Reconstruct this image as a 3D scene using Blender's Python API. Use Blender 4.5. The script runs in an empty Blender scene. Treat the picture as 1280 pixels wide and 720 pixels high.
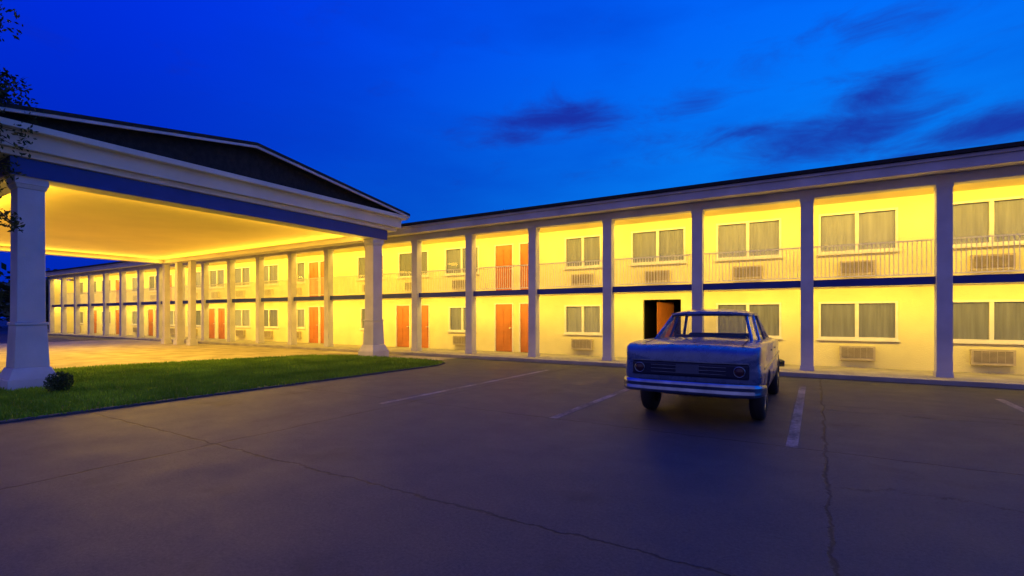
import bpy, math, random
from mathutils import Vector, Matrix
random.seed(7)
scn = bpy.context.scene
col = scn.collection
scn.view_settings.view_transform = 'Standard'
scn.view_settings.look = 'None'
scn.view_settings.exposure = 0

# ------------------------------------------------------------------ helpers
def link(o):
    col.objects.link(o); return o
def empty(name, loc=(0,0,0), label=None, cat=None, group=None):
    o = bpy.data.objects.new(name, None); o.location = loc; link(o)
    o.empty_display_size = .3
    if label: o["label"] = label
    if cat: o["category"] = cat
    if group: o["group"] = group
    return o
class MB:
    def __init__(s): s.v=[]; s.f=[]; s.m=[]
    def face(s, pts, m=0):
        n=len(s.v); s.v += [tuple(p) for p in pts]; s.f.append(tuple(range(n,n+len(pts)))); s.m.append(m)
    def box(s,x0,x1,y0,y1,z0,z1,m=0):
        n=len(s.v)
        s.v += [(x0,y0,z0),(x1,y0,z0),(x1,y1,z0),(x0,y1,z0),(x0,y0,z1),(x1,y0,z1),(x1,y1,z1),(x0,y1,z1)]
        for f in ((0,3,2,1),(4,5,6,7),(0,1,5,4),(1,2,6,5),(2,3,7,6),(3,0,4,7)):
            s.f.append(tuple(n+i for i in f)); s.m.append(m)
    def bar(s,p,q,w,h,m=0,up=(0,0,1)):
        p=Vector(p);q=Vector(q);d=(q-p).normalized();u=Vector(up)
        a=d.cross(u)
        if a.length<1e-3: a=d.cross(Vector((1,0,0)))
        a.normalize();b=a.cross(d).normalized()
        n=len(s.v)
        for c in (p,q):
            for sa,sb in ((-1,-1),(1,-1),(1,1),(-1,1)):
                s.v.append(tuple(c+a*sa*w/2+b*sb*h/2))
        for f in ((0,1,2,3),(7,6,5,4),(0,4,5,1),(1,5,6,2),(2,6,7,3),(3,7,4,0)):
            s.f.append(tuple(n+i for i in f)); s.m.append(m)
    def tube(s,p,q,r0,r1,n=8,m=0):
        p=Vector(p);q=Vector(q);d=(q-p).normalized()
        a=d.orthogonal().normalized();b=d.cross(a)
        k=len(s.v)
        for c,r in ((p,r0),(q,r1)):
            for i in range(n):
                t=2*math.pi*i/n; s.v.append(tuple(c+a*r*math.cos(t)+b*r*math.sin(t)))
        for i in range(n):
            j=(i+1)%n; s.f.append((k+i,k+j,k+n+j,k+n+i)); s.m.append(m)
        s.f.append(tuple(k+i for i in range(n))[::-1]); s.m.append(m)
        s.f.append(tuple(k+n+i for i in range(n))); s.m.append(m)
    def revolve(s,prof,n=32,m=0,c=(0,0,0)):
        k=len(s.v); P=len(prof)
        for i in range(n):
            t=2*math.pi*i/n
            for x,r in prof: s.v.append((c[0]+x,c[1]+r*math.cos(t),c[2]+r*math.sin(t)))
        for i in range(n):
            j=(i+1)%n
            for a in range(P-1):
                s.f.append((k+i*P+a,k+j*P+a,k+j*P+a+1,k+i*P+a+1)); s.m.append(m)
    def mesh(s,name,mats):
        me=bpy.data.meshes.new(name); me.from_pydata(s.v,[],s.f)
        for mm in (mats if isinstance(mats,(list,tuple)) else [mats]): me.materials.append(mm)
        for p,i in zip(me.polygons,s.m): p.material_index=i
        me.update(); return me
    def obj(s,name,mats,parent=None,loc=(0,0,0),smooth=False,bevel=0,fixn=True):
        me=s.mesh(name,mats)
        if fixn:
            import bmesh
            bm=bmesh.new(); bm.from_mesh(me); bmesh.ops.remove_doubles(bm,verts=bm.verts,dist=1e-5)
            bmesh.ops.recalc_face_normals(bm,faces=bm.faces); bm.to_mesh(me); bm.free()
        if smooth:
            for p in me.polygons: p.use_smooth=True
        o=bpy.data.objects.new(name,me); o.location=loc; link(o)
        if parent: o.parent=parent
        if bevel:
            b=o.modifiers.new("Bevel",'BEVEL'); b.width=bevel; b.segments=2; b.limit_method='ANGLE'
        return o
def struct(o): o["kind"]="structure"; return o

# ------------------------------------------------------------------ materials
def newmat(name):
    m=bpy.data.materials.new(name); m.use_nodes=True
    nt=m.node_tree; b=nt.nodes["Principled BSDF"]; return m,nt,b
def N(nt,t,**k):
    n=nt.nodes.new(t)
    for a,v in k.items():
        setattr(n,a,v)
    return n
def L(nt,a,b): nt.links.new(a,b)
def mth(nt,op,a,b=None,c=None,clamp=False):
    n=nt.nodes.new('ShaderNodeMath'); n.operation=op; n.use_clamp=clamp
    for i,x in enumerate((a,b,c)):
        if x is None: continue
        if isinstance(x,(int,float)): n.inputs[i].default_value=x
        else: L(nt,x,n.inputs[i])
    return n.outputs[0]
def mixc(nt,f,a,b):
    n=nt.nodes.new('ShaderNodeMix'); n.data_type='RGBA'
    for s,x in ((n.inputs[0],f),(n.inputs[6],a),(n.inputs[7],b)):
        if isinstance(x,(int,float)): s.default_value=x
        elif isinstance(x,tuple): s.default_value=(*x[:3],1)
        else: L(nt,x,s)
    return n.outputs[2]
def mat(name,c,rough=.6,metal=0,var=.12,scale=3,bump=0,bscale=60,coat=0,spec=.5):
    m,nt,b=newmat(name)
    tc=N(nt,'ShaderNodeTexCoord'); no=N(nt,'ShaderNodeTexNoise'); no.inputs['Scale'].default_value=scale; no.inputs['Detail'].default_value=6
    L(nt,tc.outputs['Object'],no.inputs['Vector'])
    f=mth(nt,'MULTIPLY_ADD',no.outputs[0],2.2,-.6,clamp=True)
    lo=tuple(x*(1-var) for x in c); hi=tuple(min(1,x*(1+var*.6)) for x in c)
    L(nt,mixc(nt,f,lo,hi),b.inputs['Base Color'])
    b.inputs['Roughness'].default_value=rough; b.inputs['Metallic'].default_value=metal
    b.inputs['Specular IOR Level'].default_value=spec
    if coat: b.inputs['Coat Weight'].default_value=coat; b.inputs['Coat Roughness'].default_value=.08
    if bump:
        n2=N(nt,'ShaderNodeTexNoise'); n2.inputs['Scale'].default_value=bscale; n2.inputs['Detail'].default_value=4
        L(nt,tc.outputs['Object'],n2.inputs['Vector'])
        bp=N(nt,'ShaderNodeBump'); bp.inputs['Strength'].default_value=bump; bp.inputs['Distance'].default_value=.02
        L(nt,n2.outputs[0],bp.inputs['Height']); L(nt,bp.outputs[0],b.inputs['Normal'])
    return m
M={}
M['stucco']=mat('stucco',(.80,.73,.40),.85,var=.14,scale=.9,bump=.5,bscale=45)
M['white']=mat('white_paint',(.56,.55,.62),.6,var=.22,scale=1.3,bump=.15,bscale=30)
M['cream']=mat('cream_paint',(.66,.63,.58),.65,var=.14,scale=.8,bump=.1)
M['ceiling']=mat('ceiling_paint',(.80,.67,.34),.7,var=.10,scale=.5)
M['blue']=mat('blue_trim',(.012,.035,.26),.5,var=.2)
M['roof']=mat('dark_shingle',(.020,.019,.022),.9,var=.5,scale=8,bump=.6,bscale=20)
M['door']=mat('red_door',(.52,.17,.04),.45,var=.2,scale=2)
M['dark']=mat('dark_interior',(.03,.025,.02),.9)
M['frame']=mat('window_frame',(.78,.75,.70),.45)
M['handle']=mat('handle_metal',(.6,.55,.45),.3,metal=1)
M['ac']=mat('ac_metal',(.50,.43,.31),.5,var=.25,scale=5)
M['acdark']=mat('ac_slots',(.18,.14,.10),.7)
M['rail']=mat('rail_paint',(.85,.83,.74),.5)
M['concrete']=mat('walk_concrete',(.33,.31,.29),.8,var=.3,scale=2,bump=.4)
M['drive']=mat('drive_concrete',(.36,.32,.24),.75,var=.45,scale=1.2,bump=.4)
M['kerb']=mat('kerb_concrete',(.085,.08,.09),.85,var=.3,scale=3,bump=.4)
M['bark']=mat('bark',(.05,.04,.03),.9,var=.4,scale=10,bump=1)
M['chrome']=mat('chrome',(.34,.40,.52),.24,metal=1,var=.4,scale=6)
M['rubber']=mat('rubber',(.02,.02,.022),.8)
M['seat']=mat('seat_vinyl',(.06,.05,.05),.6)
M['plate']=mat('plate_plain',(.06,.08,.13),.5)

def leafmat(name,c):
    m,nt,b=newmat(name)
    g=N(nt,'ShaderNodeNewGeometry')
    f=g.outputs['Random Per Island']
    L(nt,mixc(nt,f,tuple(x*.45 for x in c),tuple(x*1.5 for x in c)),b.inputs['Base Color'])
    b.inputs['Roughness'].default_value=.6
    return m
M['leaf']=leafmat('leaves',(.035,.06,.018))
M['shrub']=leafmat('shrub_leaves',(.045,.075,.02))
def blade():
    m,nt,b=newmat('grass_blades')
    g=N(nt,'ShaderNodeNewGeometry'); tc=N(nt,'ShaderNodeTexCoord')
    n=N(nt,'ShaderNodeTexNoise'); n.inputs['Scale'].default_value=.9; n.inputs['Detail'].default_value=5; L(nt,tc.outputs['Object'],n.inputs['Vector'])
    a=mixc(nt,g.outputs['Random Per Island'],(.18,.34,.015),(.46,.66,.035))
    c=mixc(nt,mth(nt,'MULTIPLY_ADD',n.outputs[0],2.4,-.8,clamp=True),(.14,.26,.012),a)
    L(nt,c,b.inputs['Base Color']); b.inputs['Roughness'].default_value=.6; b.inputs['Specular IOR Level'].default_value=.2
    return m
M['blade']=blade()

def curtain():
    m,nt,b=newmat('curtain')
    tc=N(nt,'ShaderNodeTexCoord'); w=N(nt,'ShaderNodeTexNoise')
    mp=N(nt,'ShaderNodeMapping'); mp.inputs['Scale'].default_value=(5,5,.25); L(nt,tc.outputs['Object'],mp.inputs[0])
    w.inputs['Scale'].default_value=2.0; w.inputs['Detail'].default_value=3; L(nt,mp.outputs[0],w.inputs['Vector'])
    oi=N(nt,'ShaderNodeObjectInfo')
    a=mixc(nt,oi.outputs['Random'],(.36,.38,.46),(.66,.68,.80))
    d=mixc(nt,oi.outputs['Random'],(.19,.20,.25),(.44,.45,.54))
    L(nt,mixc(nt,mth(nt,'MULTIPLY_ADD',w.outputs[0],2,-.5,clamp=True),d,a),b.inputs['Base Color']); b.inputs['Roughness'].default_value=.9
    return m
M['curtain']=curtain()
def glass(name,tint,alpha):
    m,nt,b=newmat(name)
    b.inputs['Base Color'].default_value=(*tint,1); b.inputs['Roughness'].default_value=.04
    b.inputs['Alpha'].default_value=alpha; b.inputs['Specular IOR Level'].default_value=.9
    return m
M['glass']=glass('window_glass',(.10,.11,.18),.30)
M['carglass']=glass('car_glass',(.03,.04,.06),.22)

def paint():
    m,nt,b=newmat('car_paint')
    tc=N(nt,'ShaderNodeTexCoord')
    no=N(nt,'ShaderNodeTexNoise'); no.inputs['Scale'].default_value=3.5; no.inputs['Detail'].default_value=9; no.inputs['Roughness'].default_value=.65; L(nt,tc.outputs['Object'],no.inputs['Vector'])
    f=mth(nt,'MULTIPLY_ADD',no.outputs[0],2.4,-.7,clamp=True)
    c=mixc(nt,f,(.045,.085,.22),(.13,.19,.34))
    L(nt,c,b.inputs['Base Color']); b.inputs['Metallic'].default_value=.35
    L(nt,mth(nt,'MULTIPLY_ADD',f,.16,.20),b.inputs['Roughness'])
    b.inputs['Coat Weight'].default_value=.5; b.inputs['Coat Roughness'].default_value=.08
    return m
M['paint']=paint()
M['tail']=mat('tail_lens',(.05,.015,.03),.2)
M['panel']=mat('panel_dark',(.012,.020,.06),.35,metal=.4)

def asphalt():
    m,nt,b=newmat('asphalt')
    tc=N(nt,'ShaderNodeTexCoord'); P=tc.outputs['Object']
    sp=N(nt,'ShaderNodeSeparateXYZ'); L(nt,P,sp.inputs[0])
    def noise(s,d=8,r=.6):
        n=N(nt,'ShaderNodeTexNoise'); n.inputs['Scale'].default_value=s; n.inputs['Detail'].default_value=d; n.inputs['Roughness'].default_value=r
        L(nt,P,n.inputs['Vector']); return n.outputs[0]
    big=noise(.22,5); mid=noise(1.6,8,.7); fine=noise(38,6,.85); grit=noise(200,2,.8)
    c=mixc(nt,mth(nt,'MULTIPLY_ADD',big,3,-1,clamp=True),(.020,.029,.050),(.036,.044,.064))
    c=mixc(nt,mth(nt,'MULTIPLY_ADD',mid,2.4,-.8,clamp=True),c,(.026,.032,.050))
    c=mixc(nt,mth(nt,'MULTIPLY_ADD',fine,3.0,-1.2,clamp=True),c,(.085,.090,.11))
    st=noise(.9,4)
    c=mixc(nt,mth(nt,'MULTIPLY',mth(nt,'MULTIPLY_ADD',st,8,-4.7,clamp=True),.5),c,(.014,.015,.022))
    wob=mth(nt,'MULTIPLY_ADD',noise(1.6,7,.7),.26,-.13)
    wob2=mth(nt,'MULTIPLY_ADD',noise(.7,9,.75),1.5,-.75)
    def joint(co,x0,s,w,wb=wob):
        t=mth(nt,'ADD',co,wb); t=mth(nt,'ADD',t,-x0+s/2+s*40)
        t=mth(nt,'MODULO',t,s); t=mth(nt,'ABSOLUTE',mth(nt,'ADD',t,-s/2))
        mr=nt.nodes.new('ShaderNodeMapRange'); L(nt,t,mr.inputs[0]); mr.inputs[1].default_value=w*.5; mr.inputs[2].default_value=w*1.6; mr.inputs[3].default_value=1; mr.inputs[4].default_value=0
        return mr.outputs[0]
    jx=joint(sp.outputs[0],.1,6.5,.014); jy=joint(sp.outputs[1],3.3,3.6,.013)
    # wandering crack on the east side of the lot
    ck=mth(nt,'MULTIPLY',joint(sp.outputs[1],5.6,4.4,.010,wob2),mth(nt,'GREATER_THAN',sp.outputs[0],.15))
    j=mth(nt,'MAXIMUM',mth(nt,'MAXIMUM',jx,jy),ck)
    gap=mth(nt,'MULTIPLY_ADD',noise(.8,2),3,-.6,clamp=True)
    j=mth(nt,'MULTIPLY',j,mth(nt,'MULTIPLY_ADD',gap,.5,.5))
    c=mixc(nt,mth(nt,'MULTIPLY',j,.88),c,(.004,.004,.007))
    L(nt,c,b.inputs['Base Color'])
    L(nt,mth(nt,'MULTIPLY_ADD',mid,.30,.42),b.inputs['Roughness'])
    b.inputs['Specular IOR Level'].default_value=.26
    h=mth(nt,'MULTIPLY_ADD',fine,.6,mth(nt,'MULTIPLY',grit,.4)); h=mth(nt,'SUBTRACT',h,mth(nt,'MULTIPLY',j,1.2))
    bp=N(nt,'ShaderNodeBump'); bp.inputs['Strength'].default_value=.7; bp.inputs['Distance'].default_value=.013
    L(nt,h,bp.inputs['Height']); L(nt,bp.outputs[0],b.inputs['Normal'])
    return m
M['asphalt']=asphalt()
def stripe():
    m,nt,b=newmat('worn_stripe')
    tc=N(nt,'ShaderNodeTexCoord')
    n=N(nt,'ShaderNodeTexNoise'); n.inputs['Scale'].default_value=14; n.inputs['Detail'].default_value=10; n.inputs['Roughness'].default_value=.75; L(nt,tc.outputs['Object'],n.inputs['Vector'])
    n2=N(nt,'ShaderNodeTexNoise'); n2.inputs['Scale'].default_value=1.3; L(nt,tc.outputs['Object'],n2.inputs['Vector'])
    f=mth(nt,'MULTIPLY_ADD',mth(nt,'ADD',n.outputs[0],mth(nt,'MULTIPLY',n2.outputs[0],.7)),4,-2.85,clamp=True)
    L(nt,mixc(nt,f,(.06,.06,.075),(.30,.29,.30)),b.inputs['Base Color']); b.inputs['Roughness'].default_value=.7
    return m
M['stripe']=stripe()
M['soil']=mat('lawn_soil',(.09,.18,.015),.95,var=.5,scale=2,bump=.5)

# ------------------------------------------------------------------ camera
H=1.6
cam=bpy.data.cameras.new("camera"); co=bpy.data.objects.new("camera",cam); link(co)
co.location=(0,0,H); co.rotation_euler=(math.radians(90),0,math.radians(31.6))
cam.sensor_width=36; cam.lens=617/1280*36; cam.shift_y=35/1280; cam.clip_end=2000; cam.clip_start=.05
scn.camera=co

# ------------------------------------------------------------------ world
w=bpy.data.worlds.new("World"); scn.world=w; w.use_nodes=True; nt=w.node_tree
bg=nt.nodes['Background']
tc=N(nt,'ShaderNodeTexCoord'); D=tc.outputs['Generated']
sp=N(nt,'ShaderNodeSeparateXYZ'); L(nt,D,sp.inputs[0])
X,Y,Z=sp.outputs
az=mth(nt,'ARCTAN2',X,Y); el=mth(nt,'ARCSINE',Z)
DEG=math.pi/180
fa=nt.nodes.new('ShaderNodeMapRange'); fa.interpolation_type='SMOOTHSTEP'
L(nt,az,fa.inputs[0]); fa.inputs[1].default_value=-76*DEG; fa.inputs[2].default_value=8*DEG
fe=nt.nodes.new('ShaderNodeMapRange'); fe.interpolation_type='SMOOTHSTEP'
L(nt,el,fe.inputs[0]); fe.inputs[1].default_value=6*DEG; fe.inputs[2].default_value=36*DEG
low=mixc(nt,fa.outputs[0],(.000,.020,.47),(.002,.24,.93))
high=mixc(nt,fa.outputs[0],(.000,.028,.80),(.000,.135,.97))
base=mixc(nt,fe.outputs[0],low,high)
vm=N(nt,'ShaderNodeMapping'); vm.inputs['Scale'].default_value=(2.0,2.0,7); L(nt,D,vm.inputs[0])
n1=N(nt,'ShaderNodeTexNoise'); n1.inputs['Scale'].default_value=1.2; n1.inputs['Detail'].default_value=6; L(nt,vm.outputs[0],n1.inputs['Vector'])
base=mixc(nt,mth(nt,'MULTIPLY',mth(nt,'MULTIPLY_ADD',n1.outputs[0],3.0,-1.3,clamp=True),.5),base,(.001,.032,.52))
vm2=N(nt,'ShaderNodeMapping'); vm2.inputs['Scale'].default_value=(1,1,3.0); L(nt,D,vm2.inputs[0])
n2=N(nt,'ShaderNodeTexNoise'); n2.inputs['Scale'].default_value=8; n2.inputs['Detail'].default_value=9; n2.inputs['Roughness'].default_value=.64; n2.inputs['Distortion'].default_value=.5; L(nt,vm2.outputs[0],n2.inputs['Vector'])
mask=None
for (a0,e0,ra,re,s) in [(-26,21.7,8.0,1.8,1.15),(-30.5,19.7,7,1.3,1.0),(-11,21.6,3.6,1.3,.85),(1.0,16.9,8.5,2.3,1.25),(4.5,19.6,4.5,2.0,1.0),(-5,18.6,5,1.2,.7),(13.5,15.4,6,1.8,1.2),(9,13.8,8,1.1,.8),(2,25,11,1.8,.45),(-20,19,9,1.1,.4),(-14,16.5,9,1.0,.3)]:
    dx=mth(nt,'DIVIDE',mth(nt,'ADD',az,-a0*DEG),ra*DEG); dy=mth(nt,'DIVIDE',mth(nt,'ADD',el,-e0*DEG),re*DEG)
    r=mth(nt,'ADD',mth(nt,'MULTIPLY',dx,dx),mth(nt,'MULTIPLY',dy,dy))
    g=mth(nt,'MULTIPLY',mth(nt,'EXPONENT',mth(nt,'MULTIPLY',r,-.8)),s)
    mask=g if mask is None else mth(nt,'MAXIMUM',mask,g)
mk=mth(nt,'ADD',mask,mth(nt,'MULTIPLY_ADD',n2.outputs[0],2.2,-1.2))
mr=nt.nodes.new('ShaderNodeMapRange'); mr.interpolation_type='SMOOTHSTEP'; L(nt,mk,mr.inputs[0]); mr.inputs[1].default_value=0; mr.inputs[2].default_value=1.35
cl=mth(nt,'MULTIPLY',mr.outputs[0],.88)
base=mixc(nt,cl,base,(.010,.020,.32))
dt=mth(nt,'ADD',mth(nt,'MULTIPLY',X,.35),mth(nt,'MULTIPLY',Y,-.93))
gf=nt.nodes.new('ShaderNodeMapRange'); gf.interpolation_type='SMOOTHSTEP'; L(nt,dt,gf.inputs[0]); gf.inputs[1].default_value=-.05; gf.inputs[2].default_value=.9
base=mixc(nt,gf.outputs[0],base,(.18,.165,.42))
L(nt,base,bg.inputs[0]); bg.inputs[1].default_value=1.0

# ------------------------------------------------------------------ ground
g=MB(); g.face([(-500,-500,0),(500,-500,0),(500,500,0),(-500,500,0)])
struct(g.obj("ground",M['asphalt'],fixn=False))
g=MB(); g.face([(-40,2,.004),(-19.3,2,.004),(-19.3,6,.004),(-18.3,9.6,.004),(-17.2,12.6,.004),(-15.6,13.6,.004),(-11.6,13.6,.004),(-11.6,14.88,.004),(-40,14.88,.004)])
struct(g.obj("driveway",M['drive'],fixn=False))
for x,ya in ((-6.75,6.4),(-3.5,6.9),(-.25,6.9),(3.0,6.9),(6.25,6.9)):
    g=MB(); g.face([(x-.065,ya,.004),(x+.065,ya,.004),(x+.065,13.0,.004),(x-.065,13.0,.004)])
    o=g.obj("parking_line",M['stripe'],fixn=False); struct(o)
g=MB(); g.box(-57.6,8.6,14.9,17.45,0.0,.12)
struct(g.obj("pavement",M['concrete'],bevel=.015))

poly=[(-10.35,-6),(-10.35,12.2),(-10.7,13.0),(-11.5,13.4),(-15.6,13.5),(-17.2,12.4),(-18.2,9.5),(-19.0,6),(-19.2,2.4),(-19.2,-6)]
def inpoly(x,y):
    c=False; n=len(poly)
    for i in range(n):
        x1,y1=poly[i];x2,y2=poly[(i+1)%n]
        if (y1>y)!=(y2>y) and x<(x2-x1)*(y-y1)/(y2-y1)+x1: c=not c
    return c
GZ=.03
g=MB(); g.face([(x,y,GZ) for x,y in poly]); 
lawn=struct(g.obj("lawn",M['soil'],fixn=False))
g=MB()
for i in range(len(poly)-1):
    a=poly[i];b2=poly[i+1]
    g.bar((a[0],a[1],.015),(b2[0],b2[1],.015),.08,.04)
struct(g.obj("kerb",M['kerb'],bevel=.008))
g=MB()
cnt=0
while cnt<90000:
    x=random.uniform(-19.1,-10.26); y=random.uniform(-1,13.4)
    if not inpoly(x-random.uniform(0,.08),y): continue
    if -15.2<x<-14.4 and (3.3<y<4.1 or 13.3<y<14.1): continue
    cnt+=1
    h=random.uniform(.03,.09); a=random.uniform(0,6.28); wd=random.uniform(.008,.018); l=random.uniform(-.03,.03);l2=random.uniform(-.03,.03)
    g.face([(x-wd*math.cos(a),y-wd*math.sin(a),GZ-.002),(x+wd*math.cos(a),y+wd*math.sin(a),GZ-.002),(x+l,y+l2,GZ+h)])
gr=g.obj("grass",M['blade'],fixn=False); gr["kind"]="stuff"

# ------------------------------------------------------------------ motel
BAY=2.85; X0=2.65; KMIN=-1; KMAX=21
def cx(k): return X0-BAY*k
XR=cx(KMIN-1); XL=cx(KMAX)
YW=17.3; YC=15.6
motel=empty("motel_building",(0,YC,0),"long two-storey cream motel with lit open walkways and red doors","motel")
def P(o):
    o.parent=motel; o.matrix_parent_inverse=Matrix.Translation((0,-YC,0)); return o
U="WWWWWNDWWWPMWWWWDWWDWWW"; Lw="WWWWONDNDNPMWWDWWDWDWDW"
openings={0:[],1:[]}
items=[]
for i,k in enumerate(range(KMIN,KMAX+1)):
    for lev,s in ((1,U),(0,Lw)):
        t=s[i]; c=cx(k); zf=.12 if lev==0 else 2.56
        if t in 'WNM':
            x0,x1=(c+.27,c+2.15) if t=='W' else (c+.5,c+2.0)
            if t=='M': x0,x1=c+.25,c+1.75
            z0,z1=(.93,2.02) if lev==0 else (3.44,4.62)
            openings[lev].append((x0,x1,z0,z1)); items.append(('N' if t=='M' else t,lev,x0,x1,z0,z1)); m_=(x0+x1)/2; items.append(('A',lev,m_-.42,m_+.42,zf+.22,zf+.62))
        elif t in 'DP':
            for dx in ((.10,1.30) if t=='D' else (-.82,.14)):
                x0=c+dx;x1=x0+.92
                openings[lev].append((x0,x1,zf,zf+2.02)); items.append(('D',lev,x0,x1,zf,zf+2.02))
        elif t=='O':
            openings[lev].append((c+.70,c+2.0,zf,zf+2.05)); items.append(('O',lev,c+.70,c+2.0,zf,zf+2.05))
def wall(lev,z0,z1):
    g=MB(); ops=sorted(openings[lev]); x=XL
    for (a,b,c,d) in ops:
        g.face([(x,YW,z0),(a,YW,z0),(a,YW,z1),(x,YW,z1)])
        if c>z0+1e-4: g.face([(a,YW,z0),(b,YW,z0),(b,YW,c),(a,YW,c)])
        g.face([(a,YW,d),(b,YW,d),(b,YW,z1),(a,YW,z1)])
        e=YW+.14
        g.face([(a,YW,c),(a,e,c),(a,e,d),(a,YW,d)]); g.face([(b,YW,c),(b,YW,d),(b,e,d),(b,e,c)])
        g.face([(a,YW,d),(a,e,d),(b,e,d),(b,YW,d)]); g.face([(a,YW,c),(b,YW,c),(b,e,c),(a,e,c)])
        x=b
    g.face([(x,YW,z0),(XR,YW,z0),(XR,YW,z1),(x,YW,z1)])
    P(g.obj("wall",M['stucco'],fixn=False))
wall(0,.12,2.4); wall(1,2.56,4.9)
g=MB()
g.box(XL-.16,XL-.001,15.94,26,.0,4.79); P(g.obj("end_wall",M['stucco']))
g=MB(); g.box(XR-.15,XR,YW+.01,26,0,5.0); P(g.obj("end_wall",M['stucco']))
g=MB(); g.box(XL,XR,26,26.2,0,5.0); P(g.obj("rear_wall",M['stucco']))
g=MB(); g.box(XL,XR,15.80,YW+.2,2.40,2.555); P(g.obj("walkway_floor",M['cream']))
g=MB(); g.box(XL,XR,15.72,15.798,2.38,2.575); P(g.obj("blue_trim",M['blue']))
g=MB(); g.box(XL,XR,15.64,15.94,4.80,5.04); P(g.obj("beam",M['white'],bevel=.01))
g=MB(); g.box(XL,XR,15.3,YW+.2,5.045,5.10); P(g.obj("soffit",M['cream']))
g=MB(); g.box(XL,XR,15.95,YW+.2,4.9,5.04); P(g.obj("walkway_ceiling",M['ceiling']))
g=MB(); g.box(XL-.3,XR+.3,15.16,15.29,5.02,5.25); g.box(XL-.3,XR+.3,15.10,15.28,5.2501,5.33); P(g.obj("fascia",M['white'],bevel=.008))
g=MB(); a=15.02
for (y0,z0,y1,z1) in ((a,5.335,20.8,6.15),(20.8,6.15,26.6,5.335)):
    g.face([(XL-.4,y0,z0+.09),(XR+.4,y0,z0+.09),(XR+.4,y1,z1+.09),(XL-.4,y1,z1+.09)])
    g.face([(XL-.4,y0,z0),(XR+.4,y0,z0),(XR+.4,y1,z1),(XL-.4,y1,z1)])
g.face([(XL-.4,a,5.335),(XR+.4,a,5.335),(XR+.4,a,5.425),(XL-.4,a,5.425)])
for x in (XL-.4,XR+.4):
    g.face([(x,a,5.335),(x,a,5.425),(x,20.8,6.24),(x,26.6,5.425),(x,26.6,5.335)])
P(g.obj("roof",M['roof'],fixn=False))

def child(name,me,par,loc=(0,0,0)):
    o=bpy.data.objects.new(name,me); link(o); o.parent=par; o.location=loc; return o
g=MB(); g.box(-.15,.15,0,.30,.12,4.80); g.box(-.165,.165,-.015,.315,.12,.24); g.box(-.165,.165,-.015,.315,4.70,4.799)
colm=g.mesh("column",M['white'])
for k in range(KMIN-1,KMAX+1): child("column",colm,motel,(cx(k),0,0))
g=MB(); x0,x1=0,BAY-.001
g.box(x0,x1,.66,.70,3.52,3.555); g.box(x0,x1,.665,.695,2.66,2.69)
n=30
for i in range(n):
    x=x0+(x1-x0)*(i+.5)/n; g.box(x-.009,x+.009,.673,.688,2.69,3.52)
rm=g.mesh("railing",M['rail'])
for k in range(KMIN,KMAX+1): child("railing",rm,motel,(cx(k),0,0))
def winmeshes(w,h):
    g=MB(); t=.06; y0,y1=-.025,.06
    g.box(-w/2,w/2,y0,y1,0,t); g.box(-w/2,w/2,y0,y1,h-t,h); g.box(-w/2,-w/2+t,y0,y1,t,h-t); g.box(w/2-t,w/2,y0,y1,t,h-t)
    g.box(-.045,.045,y0+.01,y1,t,h-t); g.box(-w/2-.04,w/2+.04,-.06,-.026,-.05,-.001)
    f=g.mesh("window_frame",M['frame'])
    g=MB(); g.face([(-w/2+t,.03,t),(w/2-t,.03,t),(w/2-t,.03,h-t),(-w/2+t,.03,h-t)]); gl=g.mesh("window_glass",M['glass'])
    cs=[]
    for var in range(4):
        g=MB(); ph=var*1.7; n=int(w/.02)
        pts=[]
        for i in range(n+1):
            x=-w/2+w*i/n; fq=1+.3*math.sin(x*2.1+ph)
            pts.append((x,.078+.008*math.sin(x*34*fq+ph)+.005*math.sin(x*13+ph*2)))
        for i in range(n):
            a,b=pts[i],pts[i+1]
            g.face([(a[0],a[1],0),(b[0],b[1],0),(b[0],b[1],h),(a[0],a[1],h)])
        m_=g.mesh("curtain",M['curtain'])
        import bmesh
        bm=bmesh.new(); bm.from_mesh(m_); bmesh.ops.remove_doubles(bm,verts=bm.verts,dist=1e-5); bm.to_mesh(m_); bm.free()
        for p in m_.polygons: p.use_smooth=True
        cs.append(m_)
    return f,gl,cs
W={}
for t,w_ in (('W',1.88),('N',1.5)):
    for lev,h_ in ((0,1.09),(1,1.18)): W[(t,lev)]=winmeshes(w_,h_)
g=MB(); g.box(-.42,.42,-.14,0,0,.40,0); g.box(-.37,.37,-.147,-.141,.07,.35,1)
for i in range(9): z=.085+i*.029; g.box(-.37,.37,-.158,-.1471,z,z+.014,0)
for i in range(4): x=-.22+i*.147; g.box(x-.007,x+.007,-.161,-.1581,.07,.35,0)
acm=g.mesh("air_conditioner",[M['ac'],M['acdark']])
g=MB(); g.box(.05,.87,.03,.07,.01,1.97,0)
for (z0,z1) in ((.2,.9),(1.05,1.8)):
    for (x0,x1) in ((.15,.42),(.50,.77)):
        g.box(x0,x1,.018,.0299,z0,z1,0)
dm=g.mesh("door",M['door'])
g=MB(); g.box(0,.05,-.02,.08,0,2.02); g.box(.87,.92,-.02,.08,0,2.02); g.box(.05,.87,-.02,.08,1.97,2.02); dfm=g.mesh("door_frame",M['frame'])
g=MB(); g.tube((.80,.03,.98),(.80,-.03,.98),.025,.03,10); g.tube((.80,-.03,.98),(.72,-.035,.98),.012,.010,8); dh=g.mesh("door_handle",M['handle'])
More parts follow.
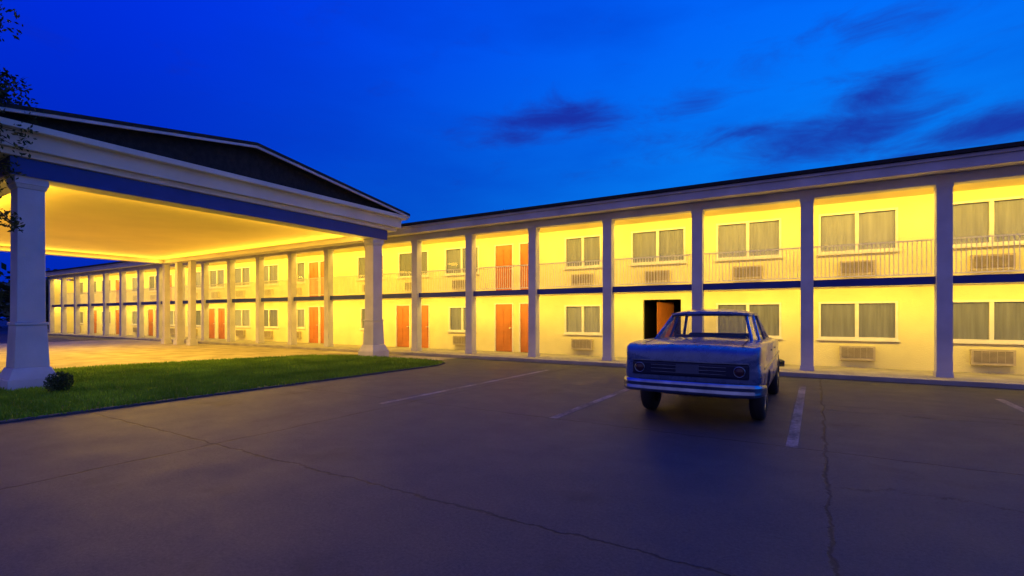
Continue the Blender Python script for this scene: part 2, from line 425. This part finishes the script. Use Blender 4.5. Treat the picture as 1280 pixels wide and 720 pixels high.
for (t,lev,x0,x1,z0,z1) in items:
    yl=YW-YC
    if t in 'WN':
        f,gl,c=W[(t,lev)]
        o=child("window",f,motel,((x0+x1)/2,yl,z0)); child("glass",gl,o); child("curtain",random.choice(c),o)
    elif t=='A':
        child("air_conditioner",acm,motel,((x0+x1)/2,yl-.001,z0))
    elif t=='D':
        o=child("door",dm,motel,(x0,yl,z0)); child("frame",dfm,o); child("handle",dh,o)
    elif t=='O':
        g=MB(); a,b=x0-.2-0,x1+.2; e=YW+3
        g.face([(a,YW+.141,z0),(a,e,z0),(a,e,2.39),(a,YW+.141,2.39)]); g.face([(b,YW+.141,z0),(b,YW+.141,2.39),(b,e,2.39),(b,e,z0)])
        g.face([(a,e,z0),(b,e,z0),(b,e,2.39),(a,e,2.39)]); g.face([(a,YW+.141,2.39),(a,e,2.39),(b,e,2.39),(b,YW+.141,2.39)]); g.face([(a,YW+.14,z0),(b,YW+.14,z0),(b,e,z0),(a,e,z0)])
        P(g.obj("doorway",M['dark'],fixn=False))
        o=child("door",dm,motel,(x0+.42,yl+.32,z0)); o.rotation_euler=(0,0,math.radians(62)); o["label"]="red door standing half open in dark doorway"; child("handle",dh,o)

YEL=(1,.645,.075)
def area(name,loc,sx,sy,power,rot,color=YEL):
    l=bpy.data.lights.new(name,'AREA'); l.shape='RECTANGLE'; l.size=sx; l.size_y=sy; l.energy=power; l.color=color
    o=bpy.data.objects.new(name,l); o.location=loc; o.rotation_euler=rot; link(o); return o
seg=4; Wd=(XR-XL)/seg
for s in range(seg):
    xc=XL+Wd*(s+.5)
    area("walkway_lamp",(xc,16.0,4.86),Wd-.1,.12,Wd*22,(math.radians(42),0,0))
    area("walkway_lamp",(xc,16.0,2.37),Wd-.1,.12,Wd*20.5,(math.radians(42),0,0))

# ------------------------------------------------------------------ canopy
CXF=-14.8; YA,YB=3.68,13.68; XB=-32.2
can=empty("entrance_canopy",(CXF,YA,0),"large gabled drive-through entrance canopy with blue beam and glowing ceiling","canopy")
def PC(o): o.parent=can; o.matrix_parent_inverse=Matrix.Translation((-CXF,-YA,0)); return o
def taper(g,hx0,hx1,z0,z1,m=0):
    n=len(g.v)
    for h,z in ((hx0,z0),(hx1,z1)):
        g.v += [(-h,-h,z),(h,-h,z),(h,h,z),(-h,h,z)]
    for f in ((0,3,2,1),(4,5,6,7),(0,1,5,4),(1,2,6,5),(2,3,7,6),(3,0,4,7)):
        g.f.append(tuple(n+i for i in f)); g.m.append(m)
g=MB()
taper(g,.42,.42,.0,.24); taper(g,.40,.31,.241,.48); taper(g,.29,.255,.481,1.40); taper(g,.275,.275,1.401,1.46)
taper(g,.235,.225,1.461,4.36); taper(g,.24,.27,4.361,4.45); taper(g,.28,.28,4.451,4.60)
ccm=g.mesh("column",M['white'])
g=MB(); taper(g,.20,.20,.0,.30); taper(g,.14,.14,.301,4.60)
cpm=g.mesh("post",M['white'])
for (x,y,m_) in ((CXF,YA,ccm),(CXF,YB,ccm),(XB+.3,YA,cpm),(XB+.3,YB+.12,cpm),(XB+1.75,YB+.12,cpm),(XB+3.2,YB+.12,cpm)):
    o=child("column",m_,can,(x-CXF,y-YA,0))
    b=o.modifiers.new("Bevel",'BEVEL'); b.width=.012; b.segments=2
x0,x1,y0,y1=XB,-14.5,3.35,14.05
g=MB()
g.box(x1-.55,x1,y0,y1,4.60,5.0); g.box(x0,x0+.55,y0,y1,4.60,5.0); g.box(x0+.551,x1-.551,y0,y0+.5,4.60,5.0); g.box(x0+.551,x1-.551,y1-.5,y1,4.60,5.0)
PC(g.obj("beam",M['cream']))
g=MB(); e=.03
g.box(x1+.001,x1+e,y0-e,y1+e,4.61,4.99); g.box(x0-e,x0-.001,y0-e,y1+e,4.61,4.99); g.box(x0,x1,y0-e,y0-.001,4.61,4.99); g.box(x0,x1,y1+.001,y1+e,4.61,4.99)
PC(g.obj("blue_trim",M['blue']))
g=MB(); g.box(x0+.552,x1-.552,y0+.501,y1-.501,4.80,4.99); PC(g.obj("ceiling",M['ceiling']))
yl0,yr0=2.1,14.75
g=MB()
for e,z0,z1 in ((.10,5.002,5.14),(.24,5.141,5.50),(.44,5.501,5.64)):
    g.box(x0-e,x1+e,yl0+.24-e,yr0-.34+e,z0,z1)
PC(g.obj("cornice",M['cream'],bevel=.01))
ye0,ye1=1.85,14.88; ym=8.45; zr=6.62; ze=5.645; xf=x1+.50; xb=x0-.5
g=MB()
for y in (ye0,ye1):
    for dz in (0,.09):
        g.face([(xf,y,ze+dz),(xf,ym,zr+dz),(xb,ym,zr+dz),(xb,y,ze+dz)])
    g.face([(xf,y,ze),(xb,y,ze),(xb,y,ze+.09),(xf,y,ze+.09)])
for x in (xf,xb):
    g.face([(x,ye0,ze),(x,ye0,ze+.09),(x,ym,zr+.09),(x,ym,zr)]); g.face([(x,ye1,ze),(x,ye1,ze+.09),(x,ym,zr+.09),(x,ym,zr)])
PC(g.obj("roof",M['roof'],fixn=False))
for x in (xf-.35,xb+.35):
    g=MB(); g.face([(x,ye0+.2,5.645),(x,ye1-.2,5.645),(x,ym,zr-.04)]); PC(g.obj("gable",M['roof'],fixn=False))
for x in (xf-.04,xb+.04):
    for ye in (ye0,ye1):
        g=MB(); g.bar((x,ye,ze-.0),(x,ym,zr-.0),.06,.13); PC(g.obj("rake_board",M['white']))
GOLD=(1,.57,.045)
for xx in (-18.6,-25,-30.5):
    area("canopy_lamp",(xx,8.7,4.74),1.2,6,470,(0,0,0),GOLD)
lx=x1-x0-1.4; xm=(x0+x1)/2  # added uplights along the beams to brighten the canopy ceiling, not real fixtures
area("ceiling_fill",(xm,y0+.62,4.40),lx,.12,240,(math.radians(90+16),0,0),GOLD)
area("ceiling_fill",(xm,y1-.62,4.40),lx,.12,240,(math.radians(90+16),0,math.pi),GOLD)
area("ceiling_fill",(x1-.70,8.7,4.40),9,.12,130,(math.radians(90+16),0,math.radians(90)),GOLD)
area("ceiling_fill",(x0+.70,8.7,4.40),9,.12,130,(math.radians(90+16),0,math.radians(-90)),GOLD)

# ------------------------------------------------------------------ vegetation
def leaves(g,c,r,n,size,squash=(1,1,1)):
    for _ in range(n):
        d=Vector((random.gauss(0,1),random.gauss(0,1),random.gauss(0,1))).normalized()*r*(random.random()**.45)
        p=Vector(c)+Vector((d.x*squash[0],d.y*squash[1],d.z*squash[2]))
        a=Vector((random.gauss(0,1),random.gauss(0,1),random.gauss(0,1))).normalized(); b=a.orthogonal().normalized()
        s=size*random.uniform(.6,1.3)
        g.face([p-a*s,p+b*s*.45,p+a*s,p-b*s*.45])
tr=empty("tree",(-14.2,1.85,GZ),"dark leafy tree beside the canopy column on the lawn","tree")
trunk=MB(); crown=MB()
trunk.tube((0,0,0),(.1,.05,1.8),.16,.12); trunk.tube((.1,.05,1.8),(.0,.1,3.6),.12,.08); trunk.tube((0,.1,3.6),(-.1,.1,7.4),.08,.02)
NB=48
for i in range(NB):
    a=random.uniform(0,6.28); z0=2.8+4.0*(i/NB)**.75+random.uniform(-.1,.1); ln=random.uniform(1.0,1.75) if z0>4.5 else random.uniform(.7,1.0)
    if z0>6.4: ln*=.8
    q=Vector((math.cos(a)*ln,math.sin(a)*ln,z0+random.uniform(-.2,.8)))
    p=Vector((0,.1,z0)); mid=(p+q)/2+Vector((0,0,.15))
    trunk.tube(p,mid,.045,.028,6); trunk.tube(mid,q,.028,.008,6)
    for j in range(5):
        c=p.lerp(q,random.uniform(.4,1.05))+Vector((random.gauss(0,.2),random.gauss(0,.2),random.gauss(0,.2)))
        leaves(crown,c,random.uniform(.22,.40),85,.05)
    for j in range(3):
        t=q+Vector((random.gauss(0,.3),random.gauss(0,.3),random.uniform(-.5,.3)))
        trunk.tube(mid,t,.012,.004,4); leaves(crown,t,.2,30,.045)
for tw in ([Vector((.4,.3,3.5)),Vector((1.0,.65,3.6)),Vector((1.5,.95,3.45)),Vector((1.85,1.15,3.1))],[Vector((.35,.3,3.3)),Vector((.9,.5,3.2)),Vector((1.2,.7,2.9)),Vector((1.35,.8,2.5))]):
    trunk.tube((0,.1,3.3),tw[0],.03,.02,6)
    for a,b in zip(tw,tw[1:]):
        trunk.tube(a,b,.014,.007,5)
        for j in range(4): leaves(crown,a.lerp(b,random.random())+Vector((0,0,random.uniform(-.1,.05))),.15,16,.045)
leaves(crown,(0,0,7.2),.6,250,.055)
trunk.obj("trunk",M['bark'],tr); crown.obj("crown",M['leaf'],tr,fixn=False)
sh=empty("shrub",(-13.2,3.75,GZ),"small round clipped shrub at the column base","shrub")
g=MB(); leaves(g,(0,0,.22),.24,1500,.026,(1,1,.9)); g.obj("foliage",M['shrub'],sh,fixn=False)
g=MB()
for i in range(6):
    a=i*1.05; g.tube((0,0,0),(math.cos(a)*.13,math.sin(a)*.13,.25),.012,.006,5)
g.obj("stems",M['bark'],sh)
g=MB()
for i in range(60):
    x=random.uniform(-110,-60); y=random.uniform(-6,45); h=random.uniform(4,7)
    for j in range(4): leaves(g,(x+random.gauss(0,1.2),y+random.gauss(0,1.2),h*random.uniform(.3,.8)),random.uniform(1.6,2.6),90,.45)
o=g.obj("far_trees",M['leaf'],fixn=False); o["kind"]="stuff"

# ------------------------------------------------------------------ car
car=empty("parked_car",(-1.58,7.42,0),"steel blue vintage sedan with wide chrome bumper parked nose-in","car")
secs=[(.00,.87,.56,1.02,.99),(.03,.94,.50,1.10,1.08),(.12,.97,.45,1.17,1.14),(.32,.98,.40,1.20,1.175),(.7,.985,.34,1.21,1.205),(1.3,.98,.30,1.205,1.225),(2.2,.97,.28,1.17,1.19),(3.2,.96,.28,1.16,1.20),(4.2,.94,.32,1.13,1.17),(4.72,.92,.40,1.07,1.10),(4.88,.86,.48,.98,.99),(4.93,.80,.55,.90,.92)]
g=MB(); rings=[]
for (y,w_,zb,zs,zt) in secs:
    half=[(0,zb),(w_*.80,zb),(w_*.94,zb+.08),(w_*1.0,zb+(zs-zb)*.40),(w_*.99,zb+(zs-zb)*.58),(w_*.965,zb+(zs-zb)*.72),(w_*.985,zs-.07),(w_*.965,zs+.003),(w_*.86,zt-.005),(w_*.45,zt+.02),(0,zt+.03)]
    ring=[(x,y,z) for x,z in half]+[(-x,y,z) for x,z in half[-2:0:-1]]
    rings.append(len(g.v)); g.v+=ring; nr=len(ring)
for i in range(len(rings)-1):
    for j in range(nr):
        k=(j+1)%nr; g.f.append((rings[i]+j,rings[i]+k,rings[i+1]+k,rings[i+1]+j)); g.m.append(0)
g.f.append(tuple(rings[0]+j for j in range(nr))); g.m.append(0)
g.f.append(tuple(rings[-1]+j for j in range(nr))[::-1]); g.m.append(0)
body=g.obj("body",M['paint'],None,smooth=True)
s=body.modifiers.new("s",'SUBSURF'); s.levels=2; s.render_levels=2
cut=[]
AX=(1.08,4.02); WR=.36
for y in AX:
    for sx in (-1,1):
        c=MB(); c.tube((sx*.66,y,WR+.02),(sx*1.2,y,WR+.02),.415,.415,40); cu=c.obj("cutter",M['rubber']); cut.append(cu)
        b=body.modifiers.new("b",'BOOLEAN'); b.object=cu; b.operation='DIFFERENCE'; b.solver='EXACT'
bpy.context.view_layer.update()
dg=bpy.context.evaluated_depsgraph_get()
me=bpy.data.meshes.new_from_object(body.evaluated_get(dg))
body.modifiers.clear(); body.data=me
for p in me.polygons: p.use_smooth=True
try: me.set_sharp_from_angle(angle=math.radians(40))
except Exception: pass
for c in cut: bpy.data.objects.remove(c)
body.parent=car
zb=1.18
B={'r':(.76,1.00),'c':(.80,1.55),'b':(.82,2.32),'f':(.78,3.30)}
T={'r':(.60,1.68),'c':(.655,1.93),'b':(.67,2.36),'f':(.61,2.80)}
zt=1.625
def b3(k,s): return Vector((s*B[k][0],B[k][1],zb))
def t3(k,s): return Vector((s*T[k][0],T[k][1],zt))
g=MB()
for s in (-1,1):
    n_=[b3('r',s),b3('c',s),t3('c',s),t3('r',s)]
    g.face(n_); 
    inn=[v+Vector((-s*.04,.02,0)) for v in n_]; g.face(inn[::-1])
    for i in range(4): j=(i+1)%4; g.face([n_[i],n_[j],inn[j],inn[i]])
    g.bar(b3('b',s),t3('b',s),.05,.04); g.bar(b3('f',s),t3('f',s),.05,.05)
    g.bar(t3('r',s),t3('c',s),.05,.05); g.bar(t3('c',s),t3('b',s),.05,.05); g.bar(t3('b',s),t3('f',s),.05,.05)
g.bar(t3('r',-1),t3('r',1),.05,.05); g.bar(t3('f',-1),t3('f',1),.05,.05)
g.obj("pillars",M['paint'],car)
g=MB(); nx,ny=16,16
idx={}
for j in range(ny+1):
    for i in range(nx+1):
        u=-1+2*i/nx; v=-1+2*j/ny
        y=2.24+v*.62+(.07*(1-u*u) if v>0 else -.07*(1-u*u))*abs(v); x=u*(.69-.07*abs(v)**2.5)
        idx[(i,j)]=len(g.v); g.v.append((x,y,zt+.015+.085*(1-abs(u)**3.2)*(1-.75*abs(v)**2.4)))
for j in range(ny):
    for i in range(nx): g.f.append((idx[(i,j)],idx[(i+1,j)],idx[(i+1,j+1)],idx[(i,j+1)])); g.m.append(0)
ro=g.obj("roof",M['paint'],car,smooth=True); so=ro.modifiers.new("so",'SOLIDIFY'); so.thickness=.05; so.offset=-1
def bowed(a,b,c,d,bow,n=8):
    g=MB(); 
    for i in range(n):
        u,v=i/n,(i+1)/n
        f=lambda p,q,t:p.lerp(q,t)+Vector((0,bow*4*t*(1-t),0))
        g.face([f(a,b,u),f(a,b,v),f(d,c,v),f(d,c,u)])
    return g
rg=bowed(b3('r',-1),b3('r',1),t3('r',1),t3('r',-1),-.10); rg.obj("rear_window",M['carglass'],car,smooth=True)
fg=bowed(b3('f',-1),b3('f',1),t3('f',1),t3('f',-1),.12); fg.obj("windshield",M['carglass'],car,smooth=True)
for s in (-1,1):
    for a,b in (('c','b'),('b','f')):
        g=MB(); g.face([b3(a,s),b3(b,s),t3(b,s),t3(a,s)]); g.obj("side_window",M['carglass'],car)
g=MB()
for s in (-1,1):
    ks=['r','c','b','f']
    for a,b in zip(ks,ks[1:]): g.bar(b3(a,s)+Vector((s*.01,0,.01)),b3(b,s)+Vector((s*.01,0,.01)),.02,.02)
    g.bar(b3('c',s)+Vector((s*.012,0,0)),t3('c',s)+Vector((s*.012,0,0)),.02,.02)
n=8
for k,bw in (('r',-.10),('f',.12)):
    for (fn) in (b3,t3):
        for i in range(n):
            f=lambda t: fn(k,-1).lerp(fn(k,1),t)+Vector((0,bw*4*t*(1-t)+(-.012 if bw<0 else .012),.008))
            g.bar(f(i/n),f((i+1)/n),.02,.02)
for s in (-1,1): g.bar(b3('r',s)+Vector((0,-.015,0)),t3('r',s)+Vector((0,-.015,0)),.02,.02)
g.obj("window_trim",M['chrome'],car)
def hw(y):
    for a,b in zip(secs,secs[1:]):
        if a[0]<=y<=b[0]:
            t=(y-a[0])/(b[0]-a[0]); return (a[1]+(b[1]-a[1])*t)*.972
    return .9
for s in (-1,1):
    g=MB()
    ys=[.35+i*.3 for i in range(15)]
    for a,b in zip(ys,ys[1:]): g.bar((s*(hw(a)+.006),a,.85),(s*(hw(b)+.006),b,.85),.03,.03)
    g.obj("side_trim",M['chrome'],car)
    for yy in (1.75,2.55):
        g=MB(); g.box(s*.955-.015,s*.955+.015,yy,yy+.14,1.03,1.05); g.obj("door_handle",M['chrome'],car)
def bumper(yc,sgn,name):
    g=MB()
    n=32; P_=[]
    for i in range(n+1):
        u=-1+2*i/n; x=u*1.01; y=yc+sgn*(.13*(1-abs(u)**4))-sgn*.02
        if abs(u)>.88: y-=sgn*.20*((abs(u)-.88)/.12)**1.6
        P_.append((x,y,(1-.35*max(0,(abs(u)-.8)/.2)**2)))
    sec=[(-.03,-.11),(.03,-.10),(.05,-.06),(.035,0),(.055,.05),(.03,.10),(-.03,.11),(-.05,0)]
    m_=len(sec)
    for (x,y,sc) in P_:
        for (o_,z) in sec: g.v.append((x,y+sgn*o_,.575+z*sc*.9))
    for i in range(n):
        for j in range(m_):
            k=(j+1)%m_; g.f.append((i*m_+j,i*m_+k,(i+1)*m_+k,(i+1)*m_+j)); g.m.append(0)
    g.f.append(tuple(j for j in range(m_))); g.m.append(0); g.f.append(tuple(n*m_+j for j in range(m_))[::-1]); g.m.append(0)
    return g.obj(name,M['chrome'],car,smooth=True,bevel=.01)
bumper(0,-1,"rear_bumper"); bumper(4.93,1,"front_bumper")
g=MB(); g.box(-.81,.81,-.022,.05,.72,.93); g.obj("rear_panel",M['panel'],car,bevel=.03)
g=MB(); g.box(-.81,.81,-.034,.0,.935,.952)
for zz in (.775,.825,.875): g.box(-.52,.52,-.030,-.0225,zz,zz+.007)
g.obj("panel_trim",M['chrome'],car)
for s in (-1,1):
    n=24; rr=.065; cs=Vector((s*.69,-.02,.83))
    g=MB()
    for (dy,r) in [(0.0,rr),(-.02,rr*.92),(-.032,rr*.6),(-.036,.001)]:
        for i in range(n):
            t=2*math.pi*i/n; g.v.append((cs.x+r*math.cos(t),cs.y+dy,cs.z+r*math.sin(t)))
    for a in range(3):
        for i in range(n):
            j=(i+1)%n; g.f.append((a*n+i,a*n+j,(a+1)*n+j,(a+1)*n+i)); g.m.append(0)
    tl=g.obj("tail_light",M['tail'],car,smooth=True)
    g=MB()
    for (dy,r) in ((.03,rr*1.18),(-.02,rr*1.18),(-.026,rr*1.08),(-.02,rr*.99),(.03,rr*.99)):
        for i in range(n):
            t=2*math.pi*i/n; g.v.append((cs.x+r*math.cos(t),cs.y+dy,cs.z+r*math.sin(t)))
    for a in range(4):
        for i in range(n):
            j=(i+1)%n; g.f.append((a*n+i,a*n+j,(a+1)*n+j,(a+1)*n+i)); g.m.append(0)
    g.obj("bezel",M['chrome'],tl,smooth=True)
    g=MB(); g.tube((s*.72,4.86,.84),(s*.72,4.95,.84),.12,.10,24); g.obj("headlight",M['chrome'],car)
g=MB(); g.box(-.16,.16,-.034,-.0305,.77,.90); g.obj("number_plate",M['plate'],car)
for s in (-1,1):
    g=MB(); g.bar((s*.70,.20,1.18),(s*.70,.95,1.226),.012,.006); g.obj("trunk_seam",M['rubber'],car)
for y0 in (1.35,2.5):
    g=MB(); g.box(-.60,.60,y0+.35,y0+.52,1.05,1.27); g.obj("seat",M['seat'],car,bevel=.05)
def wheel(y,s):
    e=bpy.data.objects.new("wheel",None); link(e); e.parent=car; e.location=(s*.83,y,WR)
    g=MB(); g.revolve([(-.10,.22),(-.105,.30),(-.085,.345),(-.04,.36),(.04,.36),(.085,.345),(.105,.30),(.10,.22)],40); g.obj("tyre",M['rubber'],e,smooth=True)
    g=MB(); g.revolve([(s*.09,.222),(s*.085,.19),(s*.06,.17),(s*.075,.12),(s*.10,.08),(s*.115,.0005)],32); g.obj("rim",M['chrome'],e,smooth=True)
    g=MB(); g.revolve([(-s*.09,.222),(-s*.02,.2),(-s*.02,.001)],24); g.obj("wheel_disc",M['rubber'],e)
for y in AX:
    for s in (-1,1): wheel(y,s)
